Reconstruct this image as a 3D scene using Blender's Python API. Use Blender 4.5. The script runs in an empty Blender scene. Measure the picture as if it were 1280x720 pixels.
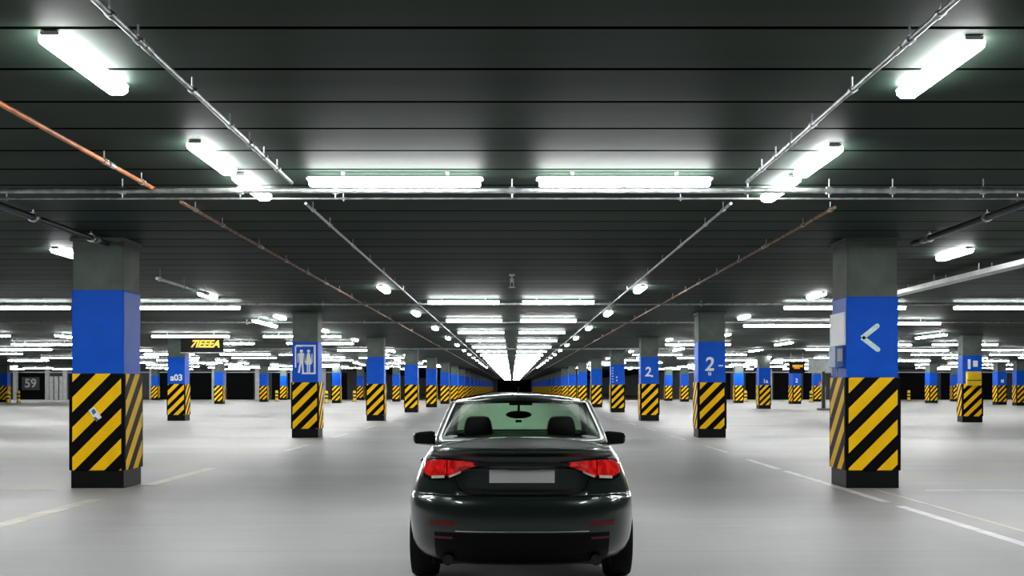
import bpy, bmesh, math, random
from mathutils import Vector, Matrix
random.seed(7)
S = bpy.context.scene
COL = S.collection

# ------------------------------------------------------------------ camera, world, exposure
F = 1400.0            # focal length in pixels at 1280 wide
EYE = 1.55            # camera height, m
HZ = 484.0            # horizon row in the photograph
cam_d = bpy.data.cameras.new('camera')
cam = bpy.data.objects.new('camera', cam_d)
COL.objects.link(cam)
cam.location = (0, 0, EYE)
cam.rotation_euler = (math.pi / 2, 0, 0)
cam_d.sensor_width = 36.0
cam_d.lens = F / 1280 * 36.0
cam_d.shift_y = (HZ - 360) / 1280
cam_d.clip_end = 1000
S.camera = cam

world = bpy.data.worlds.new('world')
S.world = world
world.use_nodes = True
world.node_tree.nodes['Background'].inputs[0].default_value = (0.5, 0.55, 0.55, 1)
world.node_tree.nodes['Background'].inputs[1].default_value = 0.02
S.view_settings.view_transform = 'Standard'
S.view_settings.look = 'None'
S.view_settings.gamma = 1
S.view_settings.use_curve_mapping = False
S.view_settings.exposure = 0.0
LIGHT = 72.0          # strength of every strip light's diffuser

CEIL = EYE + 2.30
BAY = 17.2
FARWALL = 140.0
END = BAY * 20.5

# ------------------------------------------------------------------ materials
def new_mat(name):
    m = bpy.data.materials.new(name); m.use_nodes = True
    return m, m.node_tree.nodes, m.node_tree.links, m.node_tree.nodes['Principled BSDF']

def noise_mix(n, l, c1, c2, scale, coord='Object', stretch=None, detail=4, lo=.35, hi=.65, rough=.5):
    tc = n.new('ShaderNodeTexCoord'); src = tc.outputs[coord]
    if stretch:
        mp = n.new('ShaderNodeMapping'); mp.inputs['Scale'].default_value = stretch
        l.new(src, mp.inputs[0]); src = mp.outputs[0]
    t = n.new('ShaderNodeTexNoise'); t.inputs['Scale'].default_value = scale
    t.inputs['Detail'].default_value = detail; t.inputs['Roughness'].default_value = rough
    l.new(src, t.inputs['Vector'])
    mr = n.new('ShaderNodeMapRange'); mr.inputs[1].default_value = lo; mr.inputs[2].default_value = hi
    l.new(t.outputs[0], mr.inputs[0])
    mx = n.new('ShaderNodeMix'); mx.data_type = 'RGBA'
    mx.inputs[6].default_value = (*c1, 1); mx.inputs[7].default_value = (*c2, 1)
    l.new(mr.outputs[0], mx.inputs[0])
    return mx.outputs[2], mr.outputs[0]

def simple(name, c, rough=.5, metal=0, spec=.5, var=.12, scale=3, coat=0, emit=None, es=0):
    m, n, l, b = new_mat(name)
    c2 = tuple(min(1, x * (1 + var)) for x in c); c1 = tuple(x * (1 - var) for x in c)
    o, f = noise_mix(n, l, c1, c2, scale)
    l.new(o, b.inputs['Base Color'])
    b.inputs['Roughness'].default_value = rough; b.inputs['Metallic'].default_value = metal
    b.inputs['Specular IOR Level'].default_value = spec; b.inputs['Coat Weight'].default_value = coat
    b.inputs['Coat Roughness'].default_value = .03
    if emit:
        b.inputs['Emission Color'].default_value = (*emit, 1); b.inputs['Emission Strength'].default_value = es
    return m

def math_node(n, l, op, a, b=None, c=None):
    m = n.new('ShaderNodeMath'); m.operation = op
    for i, v in enumerate((a, b, c)):
        if v is None: continue
        if isinstance(v, (int, float)): m.inputs[i].default_value = v
        else: l.new(v, m.inputs[i])
    return m.outputs[0]

def floor_mat():
    m, n, l, b = new_mat('polished_concrete')
    o, f = noise_mix(n, l, (.40, .395, .40), (.50, .488, .492), .35, stretch=(.35, 1.3, 1), detail=6, lo=.3, hi=.7)
    o2, f2 = noise_mix(n, l, (.80, .80, .81), (1.0, 1.0, 1.0), 2.2, stretch=(.25, 1.6, 1), detail=8, lo=.3, hi=.62, rough=.6)
    mx = n.new('ShaderNodeMix'); mx.data_type = 'RGBA'; mx.blend_type = 'MULTIPLY'; mx.inputs[0].default_value = 1
    l.new(o, mx.inputs[6]); l.new(o2, mx.inputs[7])
    # the parking bays outside the lane keep a warm worn coating
    tc = n.new('ShaderNodeTexCoord'); sp = n.new('ShaderNodeSeparateXYZ'); l.new(tc.outputs['Object'], sp.inputs[0])
    ax = math_node(n, l, 'ABSOLUTE', sp.outputs[0])
    edge = n.new('ShaderNodeMapRange'); edge.inputs[1].default_value = 5.2; edge.inputs[2].default_value = 6.4
    l.new(ax, edge.inputs[0])
    ow, fw = noise_mix(n, l, (0, 0, 0), (1, 1, 1), .45, stretch=(.5, 1, 1), lo=.42, hi=.62)
    k = math_node(n, l, 'MULTIPLY', edge.outputs[0], fw)
    k = math_node(n, l, 'MULTIPLY', k, .6)
    lane = n.new('ShaderNodeMapRange'); lane.inputs[1].default_value = 4.4; lane.inputs[2].default_value = 6.6
    lane.inputs[3].default_value = .58; lane.inputs[4].default_value = 1.02
    wob = n.new('ShaderNodeTexNoise'); wob.inputs['Scale'].default_value = .3
    l.new(math_node(n, l, 'ADD', ax, math_node(n, l, 'MULTIPLY', math_node(n, l, 'SUBTRACT', wob.outputs[0], .5), 4)), lane.inputs[0])
    lh = n.new('ShaderNodeHueSaturation'); l.new(mx.outputs[2], lh.inputs['Color']); l.new(lane.outputs[0], lh.inputs['Value'])
    mx = lh
    warm = n.new('ShaderNodeMix'); warm.data_type = 'RGBA'
    warm.inputs[7].default_value = (.48, .435, .39, 1)
    l.new(k, warm.inputs[0]); l.new(mx.outputs[0], warm.inputs[6])
    # expansion joints across the lane
    fr = math_node(n, l, 'FRACT', math_node(n, l, 'MULTIPLY', math_node(n, l, 'ADD', sp.outputs[1], .9), 1 / 5.73))
    j = math_node(n, l, 'LESS_THAN', fr, .006)
    jm = math_node(n, l, 'MULTIPLY', j, .22)
    dk = n.new('ShaderNodeMix'); dk.data_type = 'RGBA'; dk.inputs[7].default_value = (.1, .1, .1, 1)
    l.new(jm, dk.inputs[0]); l.new(warm.outputs[2], dk.inputs[6])
    l.new(dk.outputs[2], b.inputs['Base Color'])
    rr = n.new('ShaderNodeMapRange'); rr.inputs[3].default_value = .42; rr.inputs[4].default_value = .58
    l.new(f2, rr.inputs[0]); l.new(rr.outputs[0], b.inputs['Roughness'])
    b.inputs['Specular IOR Level'].default_value = .45
    return m

def ceil_mat():
    m, n, l, b = new_mat('dark_board_ceiling')
    o, f = noise_mix(n, l, (.016, .028, .021), (.036, .052, .042), .5, stretch=(.15, 1.6, 1), detail=5, lo=.3, hi=.7)
    tc = n.new('ShaderNodeTexCoord'); sp = n.new('ShaderNodeSeparateXYZ'); l.new(tc.outputs['Object'], sp.inputs[0])
    q = math_node(n, l, 'MULTIPLY', math_node(n, l, 'ADD', sp.outputs[1], -.63), 1 / .93)
    fr = math_node(n, l, 'FRACT', q)
    board = n.new('ShaderNodeTexWhiteNoise'); board.noise_dimensions = '1D'
    l.new(math_node(n, l, 'FLOOR', q), board.inputs['W'])
    tone = n.new('ShaderNodeMapRange'); tone.inputs[3].default_value = .8; tone.inputs[4].default_value = 1.2
    l.new(board.outputs[0], tone.inputs[0])
    hs = n.new('ShaderNodeHueSaturation'); l.new(o, hs.inputs['Color']); l.new(tone.outputs[0], hs.inputs['Value'])
    g = math_node(n, l, 'LESS_THAN', fr, .06)
    mx = n.new('ShaderNodeMix'); mx.data_type = 'RGBA'; mx.inputs[7].default_value = (.001, .0015, .001, 1)
    l.new(g, mx.inputs[0]); l.new(hs.outputs[0], mx.inputs[6]); l.new(mx.outputs[2], b.inputs['Base Color'])
    b.inputs['Roughness'].default_value = .6
    l.new(math_node(n, l, 'MULTIPLY', math_node(n, l, 'SUBTRACT', 1, g), .03), b.inputs['Specular IOR Level'])
    bp = n.new('ShaderNodeBump'); bp.inputs['Strength'].default_value = .5; bp.inputs['Distance'].default_value = .02; bp.invert = True
    l.new(g, bp.inputs['Height']); l.new(bp.outputs[0], b.inputs['Normal'])
    return m

def stripe_mat(name, side, yellow, half, hx=.42):
    """diagonal hazard stripes wrapping round the column; side = +1 left-row columns, -1 right-row columns"""
    m, n, l, b = new_mat(name)
    tc = n.new('ShaderNodeTexCoord'); sp = n.new('ShaderNodeSeparateXYZ'); l.new(tc.outputs['Object'], sp.inputs[0])
    gx, gy, gz = sp.outputs
    a = math_node(n, l, 'SUBTRACT', gz, math_node(n, l, 'MULTIPLY', gx, 1.0))
    a = math_node(n, l, 'SUBTRACT', a, math_node(n, l, 'MULTIPLY', gy, 1.0 * side))
    fr = math_node(n, l, 'FRACT', math_node(n, l, 'MULTIPLY', math_node(n, l, 'ADD', a, 3.0 + half), 1 / .46))
    on = math_node(n, l, 'GREATER_THAN', fr, .5)
    # black edging on the corners of each board
    mx_ = math_node(n, l, 'MULTIPLY', math_node(n, l, 'GREATER_THAN', math_node(n, l, 'ABSOLUTE', gx), hx - .045),
                    math_node(n, l, 'GREATER_THAN', math_node(n, l, 'ABSOLUTE', gy), hx - .045))
    on = math_node(n, l, 'MULTIPLY', on, math_node(n, l, 'SUBTRACT', 1, mx_))
    o, f = noise_mix(n, l, tuple(c * .9 for c in yellow), yellow, 4)
    mx = n.new('ShaderNodeMix'); mx.data_type = 'RGBA'; mx.inputs[6].default_value = (.002, .002, .002, 1)
    l.new(on, mx.inputs[0]); l.new(o, mx.inputs[7]); l.new(mx.outputs[2], b.inputs['Base Color'])
    b.inputs['Roughness'].default_value = .6
    b.inputs['Specular IOR Level'].default_value = .08
    return m

M = {}
M['floor'] = floor_mat(); M['ceiling'] = ceil_mat()
M['concrete'] = simple('raw_concrete', (.085, .105, .09), .75, var=.2, scale=2)
M['capital'] = simple('column_head', (.05, .06, .053), .8)
M['blue'] = simple('blue_paint', (.002, .085, .56), .55, var=.06, spec=.15)
M['black'] = simple('black_paint', (.003, .0035, .0035), .55, spec=.15)
M['stripeL'] = stripe_mat('hazard_stripes_left_rows', 1, (.98, .56, .006), .32)
M['stripeR'] = stripe_mat('hazard_stripes_right_rows', -1, (.98, .56, .006), -.03)
M['white'] = simple('white_paint', (.8, .82, .84), .5, var=.05)
M['mint'] = simple('pale_marking_paint', (.62, .80, .80), .5, var=.12, scale=20)
M['fixture'] = simple('light_housing', (.30, .31, .31), .45)
M['steel'] = simple('galvanised_steel', (.34, .36, .36), .4, metal=.7, var=.3, scale=9)
M['orange'] = simple('orange_pipe', (.46, .14, .035), .5, var=.3, scale=6)
M['rust'] = simple('rusty_pipe', (.26, .13, .08), .6, var=.5, scale=6)
M['darkpipe'] = simple('dark_pipe', (.01, .012, .012), .45)
M['wall'] = simple('dark_wall', (.035, .038, .038), .7, var=.3, scale=.5)
M['wallmid'] = simple('side_wall', (.14, .15, .15), .8, var=.2, scale=.5)
M['shutter'] = simple('roller_shutter', (.003, .0035, .004), .7, spec=.05)
M['greypanel'] = simple('grey_panel', (.50, .51, .52), .5)
M['sign_gold'] = simple('gold_lettering', (.75, .50, .04), .5, emit=(.9, .55, .04), es=.5)
M['sign_red'] = simple('red_lettering', (.75, .2, .04), .5, emit=(.9, .22, .04), es=.6)
M['yellow'] = simple('yellow_plastic', (.85, .55, .02), .5)
M['red'] = simple('red_plastic', (.5, .04, .02), .5)
M['lineW'] = simple('worn_line_paint', (.60, .59, .58), .5, var=.15, scale=3)
M['lineY'] = simple('worn_yellow_line', (.50, .475, .41), .5, var=.15, scale=2)

m, n, l, b = new_mat('strip_light_diffuser')
b.inputs['Base Color'].default_value = (.9, .95, .95, 1)
b.inputs['Emission Color'].default_value = (.97, 1.0, .985, 1); b.inputs['Emission Strength'].default_value = LIGHT
M['lamp'] = m

# ------------------------------------------------------------------ mesh helpers
class MB:
    def __init__(s): s.bm = bmesh.new()
    def box(s, x0, x1, y0, y1, z0, z1, bevel=0):
        r = bmesh.ops.create_cube(s.bm, size=1)
        for v in r['verts']:
            v.co = Vector((x0 + (v.co.x + .5) * (x1 - x0), y0 + (v.co.y + .5) * (y1 - y0), z0 + (v.co.z + .5) * (z1 - z0)))
        if bevel:
            es = {e for v in r['verts'] for e in v.link_edges}
            bmesh.ops.bevel(s.bm, geom=list(es), offset=bevel, segments=2, affect='EDGES', profile=.6)
        return s
    def tube(s, a, b, r, seg=10, r2=None):
        a, b = Vector(a), Vector(b); d = b - a
        q = Vector((0, 0, 1)).rotation_difference(d.normalized())
        mt = Matrix.Translation((a + b) / 2) @ q.to_matrix().to_4x4()
        bmesh.ops.create_cone(s.bm, cap_ends=True, segments=seg, radius1=r, radius2=r if r2 is None else r2, depth=d.length, matrix=mt)
        return s
    def ball(s, c, rx, ry, rz, u=16, v=10):
        bmesh.ops.create_uvsphere(s.bm, u_segments=u, v_segments=v, radius=1,
                                  matrix=Matrix.Translation(c) @ Matrix.Diagonal((rx, ry, rz, 1)))
        return s
    def lathe(s, prof, axis='X', seg=40, c=(0, 0, 0)):
        rings = []
        for (r, h) in prof:
            ring = []
            for i in range(seg):
                t = 2 * math.pi * i / seg
                p = (h, r * math.cos(t), r * math.sin(t)) if axis == 'X' else (r * math.cos(t), r * math.sin(t), h)
                ring.append(s.bm.verts.new(Vector(p) + Vector(c)))
            rings.append(ring)
        for k in range(len(rings) - 1):
            for i in range(seg):
                s.bm.faces.new((rings[k][i], rings[k][(i + 1) % seg], rings[k + 1][(i + 1) % seg], rings[k + 1][i]))
        return s
    def prism(s, pts, y0, y1):
        """polygon in (x, z) extruded along y"""
        A = [s.bm.verts.new((x, y0, z)) for x, z in pts]; B = [s.bm.verts.new((x, y1, z)) for x, z in pts]
        s.bm.faces.new(A); s.bm.faces.new(B[::-1])
        for i in range(len(pts)):
            j = (i + 1) % len(pts); s.bm.faces.new((A[j], A[i], B[i], B[j]))
        return s
    def build(s, name, mat, parent=None, smooth=False, loc=(0, 0, 0)):
        bmesh.ops.recalc_face_normals(s.bm, faces=s.bm.faces[:])
        me = bpy.data.meshes.new(name); s.bm.to_mesh(me); s.bm.free()
        for mm in (mat if isinstance(mat, (list, tuple)) else [mat]): me.materials.append(mm)
        if smooth:
            me.shade_smooth()
            me.set_sharp_from_angle(angle=math.radians(38))
        o = bpy.data.objects.new(name, me); COL.objects.link(o); o.location = loc
        if parent: o.parent = parent
        return o

def tag(o, label=None, cat=None, group=None, kind=None):
    if label: o['label'] = label
    if cat: o['category'] = cat
    if group: o['group'] = group
    if kind: o['kind'] = kind
    return o

def empty(name, loc, label=None, cat=None, group=None, rz=0):
    e = bpy.data.objects.new(name, None); COL.objects.link(e); e.location = loc; e.rotation_euler.z = rz
    e.empty_display_size = .2
    return tag(e, label, cat, group)

def copy_tree(o, parent=None):
    c = o.copy(); COL.objects.link(c)
    if parent: c.parent = parent
    for ch in list(o.children): copy_tree(ch, c)
    return c

def text_obj(name, body, size, mat, parent, loc, rot=(math.pi / 2, 0, 0), depth=.004, shear=0, bold=.0):
    cu = bpy.data.curves.new(name, 'FONT'); cu.body = body; cu.size = size; cu.extrude = depth; cu.shear = shear
    cu.align_x = 'CENTER'; cu.align_y = 'CENTER'; cu.offset = bold
    o = bpy.data.objects.new(name, cu); COL.objects.link(o)
    dg = bpy.context.evaluated_depsgraph_get(); dg.update()
    me = bpy.data.meshes.new_from_object(o.evaluated_get(dg))
    bpy.data.objects.remove(o); me.materials.clear(); me.materials.append(mat)
    r = bpy.data.objects.new(name, me); COL.objects.link(r); r.location = loc; r.rotation_euler = rot; r.parent = parent
    return r

def nth(k):
    return ['first', 'second', 'third', 'fourth', 'fifth', 'sixth', 'seventh', 'eighth', 'ninth', 'tenth', 'eleventh', 'twelfth',
            'thirteenth', 'fourteenth', 'fifteenth', 'sixteenth', 'seventeenth', 'eighteenth', 'nineteenth', 'twentieth',
            'twenty-first', 'twenty-second', 'twenty-third', 'twenty-fourth', 'twenty-fifth', 'twenty-sixth', 'twenty-seventh',
            'twenty-eighth', 'twenty-ninth', 'thirtieth', 'thirty-first', 'thirty-second', 'thirty-third', 'thirty-fourth',
            'thirty-fifth', 'thirty-sixth', 'thirty-seventh', 'thirty-eighth', 'thirty-ninth', 'fortieth'][k]

# ------------------------------------------------------------------ the shell
HW, CW, BACK = 75.0, 22.0, -14.0
def slab(name, rects, z0, z1, mat):
    b = MB()
    for (x0, x1, y0, y1) in rects: b.box(x0, x1, y0, y1, z0, z1)
    return tag(b.build(name, mat), kind='structure')
slab('floor', [(-HW, HW, BACK, FARWALL), (-CW, CW, FARWALL, END)], -.3, 0, M['floor'])
slab('ceiling', [(-HW, HW, BACK, FARWALL), (-CW, CW, FARWALL, END)], CEIL, CEIL + .3, M['ceiling'])
def wall(name, x0, x1, y0, y1, mat): tag(MB().box(x0, x1, y0, y1, 0, CEIL).build(name, mat), kind='structure')
wall('wall_left', -HW - .3, -HW, BACK, FARWALL, M['wallmid'])
wall('wall_right', HW, HW + .3, BACK, FARWALL, M['wallmid'])
wall('wall_front', -HW, HW, BACK - .3, BACK, M['wallmid'])
wall('wall_back_left', -HW, -CW, FARWALL, FARWALL + .3, M['wall'])
wall('wall_back_right', CW, HW, FARWALL, FARWALL + .3, M['wall'])
wall('wall_lane_left', -CW - .3, -CW, FARWALL + .3, END, M['wallmid'])
wall('wall_lane_right', CW, CW + .3, FARWALL + .3, END, M['wallmid'])
wall('wall_back', -CW, CW, END, END + .3, M['wallmid'])
# the black opening at the far end of the lane
d = MB().box(-4.6, 6.0, END - .12, END, 0, CEIL - .02)
tag(d.build('door_1', M['shutter']), kind='structure')
# roller shutters and pilasters along the far side walls
def px_far(px): return (px - 640) * FARWALL / F
dn = 2
for (a, c) in [(24, 58), (196, 264), (284, 317), (340, 362), (381, 402), (414, 434),
               (886, 913), (932, 944), (967, 986), (1004, 1015), (1124, 1158), (1176, 1198), (1218, 1240)]:
    x0, x1 = px_far(a), px_far(c)
    b = MB().box(x0, x1, FARWALL - .08, FARWALL, 0, 3.35)
    z = .15
    while z < 3.3:
        b.box(x0 + .05, x1 - .05, FARWALL - .11, FARWALL - .08, z, z + .1); z += .16
    tag(b.build('door_%d' % dn, M['shutter']), kind='structure'); dn += 1
tn = 1
for px in [20, 60, 82, 190, 268, 280, 322, 366, 405, 875, 949, 962, 990, 1020, 1118, 1162, 1202, 1244]:
    x = px_far(px)
    tag(MB().box(x - .25, x + .25, FARWALL - .3, FARWALL, 0, CEIL).build('trim_%d' % tn, M['greypanel']), kind='structure'); tn += 1
for s in (-1, 1):
    b = MB().box(min(s * CW, s * HW), max(s * CW, s * HW), FARWALL - .2, FARWALL, 3.35, 3.47)
    tag(b.build('trim_%d' % tn, M['greypanel']), kind='structure'); tn += 1
# painted floor lines
def line(x0, y0, x1, y1, w, mat, dash=None):
    global tn
    a, c = Vector((x0, y0, 0)), Vector((x1, y1, 0)); d = (c - a).normalized(); p = Vector((-d.y, d.x, 0)) * w / 2
    b = MB(); L = (c - a).length
    segs = [(0, L)] if not dash else [(t, min(L, t + dash[0])) for t in [i * (dash[0] + dash[1]) for i in range(int(L / (dash[0] + dash[1])) + 1)]]
    for (t0, t1) in segs:
        q = [a + d * t0 - p, a + d * t1 - p, a + d * t1 + p, a + d * t0 + p]
        lo = [b.bm.verts.new((v.x, v.y, 0)) for v in q]; hi = [b.bm.verts.new((v.x, v.y, .003)) for v in q]
        b.bm.faces.new(hi); b.bm.faces.new(lo[::-1])
        for i in range(4): b.bm.faces.new((lo[i], lo[(i + 1) % 4], hi[(i + 1) % 4], hi[i]))
    tag(b.build('trim_%d' % tn, mat), kind='structure'); tn += 1
line(5.05, 9, 5.05, 24, .13, M['lineW'], (5.6, .5))
line(5.5, 10, 5.5, 17, .07, M['lineY'])
line(5.1, 26.5, 5.1, 60, .12, M['lineY'], (3, 3.5))
line(6.2, 16.8, 30, 16.8, .14, M['lineW'])
line(6.4, 33.6, 24, 33.6, .2, M['lineW'])
line(-5.75, 8, -5.75, 21.5, .22, M['lineY'], (7.5, 2.2))
line(-5.5, 27, -5.5, 60, .13, M['lineY'], (3.2, 4))
line(-30, 16.9, -6.9, 16.9, .1, M['lineY'])
line(-26, 34, -7.0, 34, .18, M['lineY'])

# ------------------------------------------------------------------ columns
def make_column(loc, w, side, label, ztop=1.70, zblue=2.95, rz=0, group=None):
    e = empty('parking_column', loc, label, 'column', group, rz)
    h = w / 2
    MB().box(-h + .01, h - .01, -h + .01, h - .01, 0, CEIL, .025).build('shaft', M['concrete'], e)
    MB().box(-h, h, -h, h, ztop - .1, zblue, .025).build('painted_band', M['blue'], e)
    MB().box(-h - .03, h + .03, -h - .03, h + .03, .27, ztop, .02).build('stripe_guard', M['stripeL' if side > 0 else 'stripeR'], e)
    MB().box(-h - .005, h + .005, -h - .005, h + .005, 0, .27, .01).build('plinth', M['black'], e)
    MB().box(-h - .02, h + .02, -h - .02, h + .02, CEIL - .06, CEIL, .01).build('column_head', M['capital'], e)
    return e

cols = {}
cL1 = make_column((-6.37, 17.2 + .41, 0), .80, 1, 'nearest striped column on the left, blue above, small sticker on its stripes', 1.76, 3.05)
cR1 = make_column((5.54, 17.2 + .41, 0), .80, -1, 'nearest striped column on the right, pale arrow on its blue band', 1.70, 2.95)
protoL = make_column((-6.36, 34.4 + .41, 0), .80, 1, 'second striped column from the left foreground, white framed figures sign on blue')
protoR = make_column((6.14, 34.4 + .41, 0), .84, -1, 'second striped column from the right foreground, white 2 and small dash on blue')
lblR = {3: 'third column of the right row, white 2 with a dot on blue band',
        4: 'fourth column of the right row, column of white dots on its blue band'}
for k in range(3, 21):
    xl = -6.30 if k == 3 else -6.2
    c = copy_tree(protoL); c.location = (xl, k * BAY + .41, 0)
    c['label'] = '%s striped column from the camera in the row left of the lane' % nth(k - 1)
    c['group'] = 'columns of the row left of the lane'; cols[('L', k)] = c
    xr = 6.35 if k == 3 else 6.5
    c = copy_tree(protoR); c.location = (xr, k * BAY + .41, 0)
    c['label'] = lblR.get(k, '%s striped column from the camera in the row right of the lane' % nth(k - 1))
    c['group'] = 'columns of the row right of the lane'; cols[('R', k)] = c
for c in (cL1, protoL): c['group'] = 'columns of the row left of the lane'
for c in (cR1, protoR): c['group'] = 'columns of the row right of the lane'

def outer(pc, base, side, label, **kw):
    d = EYE * F / (base - HZ)
    c = copy_tree(protoL if side > 0 else protoR)
    c.location = ((pc - 640) * d / F, d + .41, 0); c['label'] = label
    c['group'] = 'columns out in the parking bays'
    return c
oc = {}
for key, pc, base, side, lab in [
    ('a', 220, 526, 1, 'column behind the nearest left column, white marks low on its blue band'),
    ('b', 273, 505, 1, 'small far column between two black shutters, under the hanging black sign'),
    ('c', 329, 502.5, 1, 'small far column left of the framed figures sign column'),
    ('d', 4, 503, 1, 'far column cut by the left edge of the photo'),
    ('e', 420, 504, 1, 'far column just right of the framed figures sign column'),
    ('f', 450, 500, 1, 'far column just left of the third column of the left row'),
    ('g', 354, 500, 1, 'farthest small column left of the framed figures sign column'),
    ('h', 495, 502, 1, 'far column seen between third and fourth columns of the left row'),
    ('i', 956, 511, -1, 'column right of the white 2 column, small white marks on blue'),
    ('j', 924, 504, -1, 'small far column immediately right of the white 2 column'),
    ('k', 995, 505, -1, 'far column standing under the small black screen on the right'),
    ('l', 1022, 502, -1, 'far column behind the grey panel on a post'),
    ('m', 1166, 504, -1, 'far column right of the arrow column, between black shutters'),
    ('n', 1217, 528, -1, 'column right of the arrow column with a yellow box on its face'),
    ('o', 1252, 506, -1, 'far column right of the yellow box column, white square on blue'),
    ('p', 1277, 507, -1, 'far column cut by the right edge of the photo'),
    ('q', 836, 501, -1, 'far column between the third and second columns of the right row, left one'),
    ('r', 856, 502, -1, 'far column touching the white 2 column on its left'),
    ('s', 1196, 502, -1, 'far column just left of the yellow box column'),
    ('t', 1046, 501, -1, 'far column half hidden by the left side of the arrow column'),
    ('u', 193, 500, 1, 'far column just right of the nearest left column'),
    ]:
    oc[key] = outer(pc, base, side, lab)
for k_, a_ in (('n', -.12), ('k', .25), ('m', .2), ('o', .12), ('a', .0)): oc[k_].rotation_euler.z = a_

# marks on columns.  Local column frame: origin at base centre, front face at y = -half
def arrow(parent, y):
    b = MB(); t = .075
    def bar(x0, z0, x1, z1):
        d = Vector((x1 - x0, z1 - z0)).normalized(); p = Vector((-d.y, d.x)) * t / 2
        pts = [(x0 - p.x - d.x * t * .1, z0 - p.y - d.y * t * .1), (x1 - p.x, z1 - p.y)]
        for i in range(1, 6):
            a = -math.pi / 2 + math.pi * i / 6
            pts.append((x1 + d.x * t / 2 * math.cos(a) + p.x * math.sin(a), z1 + d.y * t / 2 * math.cos(a) + p.y * math.sin(a)))
        pts += [(x1 + p.x, z1 + p.y), (x0 + p.x - d.x * t * .1, z0 + p.y - d.y * t * .1)]
        b.prism(pts, y - .006, y)
    bar(-.155, 2.31, .07, 2.49); bar(-.155, 2.31, .08, 2.13)
    o = b.build('painted_arrow', M['mint'], parent); tag(o, 'pale painted chevron pointing left'); return o
arrow(cR1, -.40)

def figures(parent, y):
    b = MB()
    def q(x0, x1, z0, z1): b.box(x0, x1, y - .008, y, z0, z1)
    q(-.28, .33, 2.80, 2.85); q(-.31, -.27, 2.15, 2.82); q(.27, .33, 1.96, 2.8); q(-.10, .33, 1.95, 2.0); q(-.27, -.1, 2.79, 2.81)
    for cx, skirt in ((-.11, 0), (.11, 1)):
        b.tube((cx, y - .008, 2.66), (cx, y, 2.66), .05, 14)
        if skirt:
            b.prism([(cx - .04, 2.6), (cx + .04, 2.6), (cx + .10, 2.25), (cx - .10, 2.25)], y - .008, y)
            q(cx - .05, cx - .01, 1.99, 2.25); q(cx + .01, cx + .05, 1.99, 2.25)
        else:
            b.prism([(cx - .08, 2.6), (cx + .08, 2.6), (cx + .06, 2.28), (cx - .06, 2.28)], y - .008, y)
            b.prism([(cx - .06, 2.28), (cx - .005, 2.28), (cx - .05, 1.99), (cx - .11, 1.99)], y - .008, y)
            b.prism([(cx + .005, 2.28), (cx + .06, 2.28), (cx + .08, 1.99), (cx + .03, 1.99)], y - .008, y)
        q(cx - .12, cx - .09, 2.3, 2.58); q(cx + .09, cx + .12, 2.3, 2.58)
    o = b.build('figures_sign', M['white'], parent); tag(o, 'white framed sign of two figures'); return o
figures(protoL, -.40)
text_obj('painted_number', '2', .58, M['white'], protoR, (-.08, -.424, 2.24), bold=.012, shear=.1)
text_obj('painted_number', 'u', .20, M['white'], protoR, (-.07, -.424, 1.98), bold=.008)
MB().box(.20, .34, -.426, -.418, 2.19, 2.23).build('painted_dash', M['white'], protoR)
text_obj('painted_number', '2', .60, M['white'], cols[('R', 3)], (-.09, -.424, 2.24), bold=.012, shear=.1)
MB().tube((.1, -.426, 2.06), (.1, -.418, 2.06), .05, 12).build('painted_dot', M['white'], cols[('R', 3)])
b = MB()
for i in range(6): b.box(-.34, -.28, -.426, -.418, 1.85 + .17 * i, 1.91 + .17 * i)
for i in range(2): b.box(-.1, -.02, -.426, -.418, 1.93 + .2 * i, 2.0 + .2 * i)
b.build('painted_dots', M['white'], cols[('R', 4)])
text_obj('painted_number', 'a03', .40, M['white'], oc['a'], (.02, -.404, 1.98), bold=.012)
text_obj('painted_number', '1a', .40, M['white'], oc['i'], (.05, -.424, 1.98), bold=.01)
text_obj('painted_number', '2', .50, M['white'], oc['k'], (-.05, -.424, 2.15), bold=.01)
MB().box(-.12, .16, -.426, -.418, 1.95, 2.22).build('painted_square', M['white'], oc['o'])
MB().box(.02, .22, -.426, -.418, 2.45, 2.72).build('painted_square', M['white'], oc['n'])
MB().box(-.2, -.08, -.426, -.418, 2.35, 2.78).build('painted_square', M['white'], oc['n'])

# sticker on the nearest left column
e = empty('sticker', (-6.37 - .02, 17.165, 1.14), 'small white sticker with blue mark on stripes of nearest left column', 'sticker')
b = MB(); r = math.radians(35)
def rot(x, z): return (x * math.cos(r) - z * math.sin(r), x * math.sin(r) + z * math.cos(r))
b.prism([rot(-.05, -.1), rot(.05, -.1), rot(.05, .1), rot(-.05, .1)], -.004, .0145); b.build('backing', M['white'], e)
b = MB(); b.prism([rot(-.03, 0), rot(.035, .01), rot(.035, .08), rot(-.02, .07)], -.006, -.003)
b.prism([rot(-.05, -.1), rot(.0, -.1), rot(-.02, -.04), rot(-.05, -.03)], -.006, -.003); b.build('printed_mark', simple('sticker_blue', (.03, .15, .25), .5), e)

# fittings on the inner side of the nearest right column (its left face is x = 5.22)
xs = 5.14
t = MB().box(xs - .03, xs, 17.24, 18.0, 2.20, 2.71, .004).build('notice_board', M['greypanel'])
t.data.materials[0] = simple('pale_board', (.62, .63, .68), .5, var=.04)
tag(t, 'blank pale board on the inner side of the arrow column', 'board')
e = empty('junction_box', (xs, 17.6, 1.95), 'grey blue electrical box below the pale board on arrow column', 'electrical box')
MB().box(-.13, 0, -.24, .12, -.09, .24, .008).build('case', simple('blue_grey_case', (.10, .18, .38), .5), e)
MB().box(-.10, -.02, -.262, -.24, .0, .2, .004).build('cover', M['greypanel'], e)
for cx_, cy_ in ((-.05, -.05), (-.10, .04)): MB().tube((cx_, cy_, -.09), (cx_, cy_, -.22), .012).build('cable', M['steel'], e)
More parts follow.
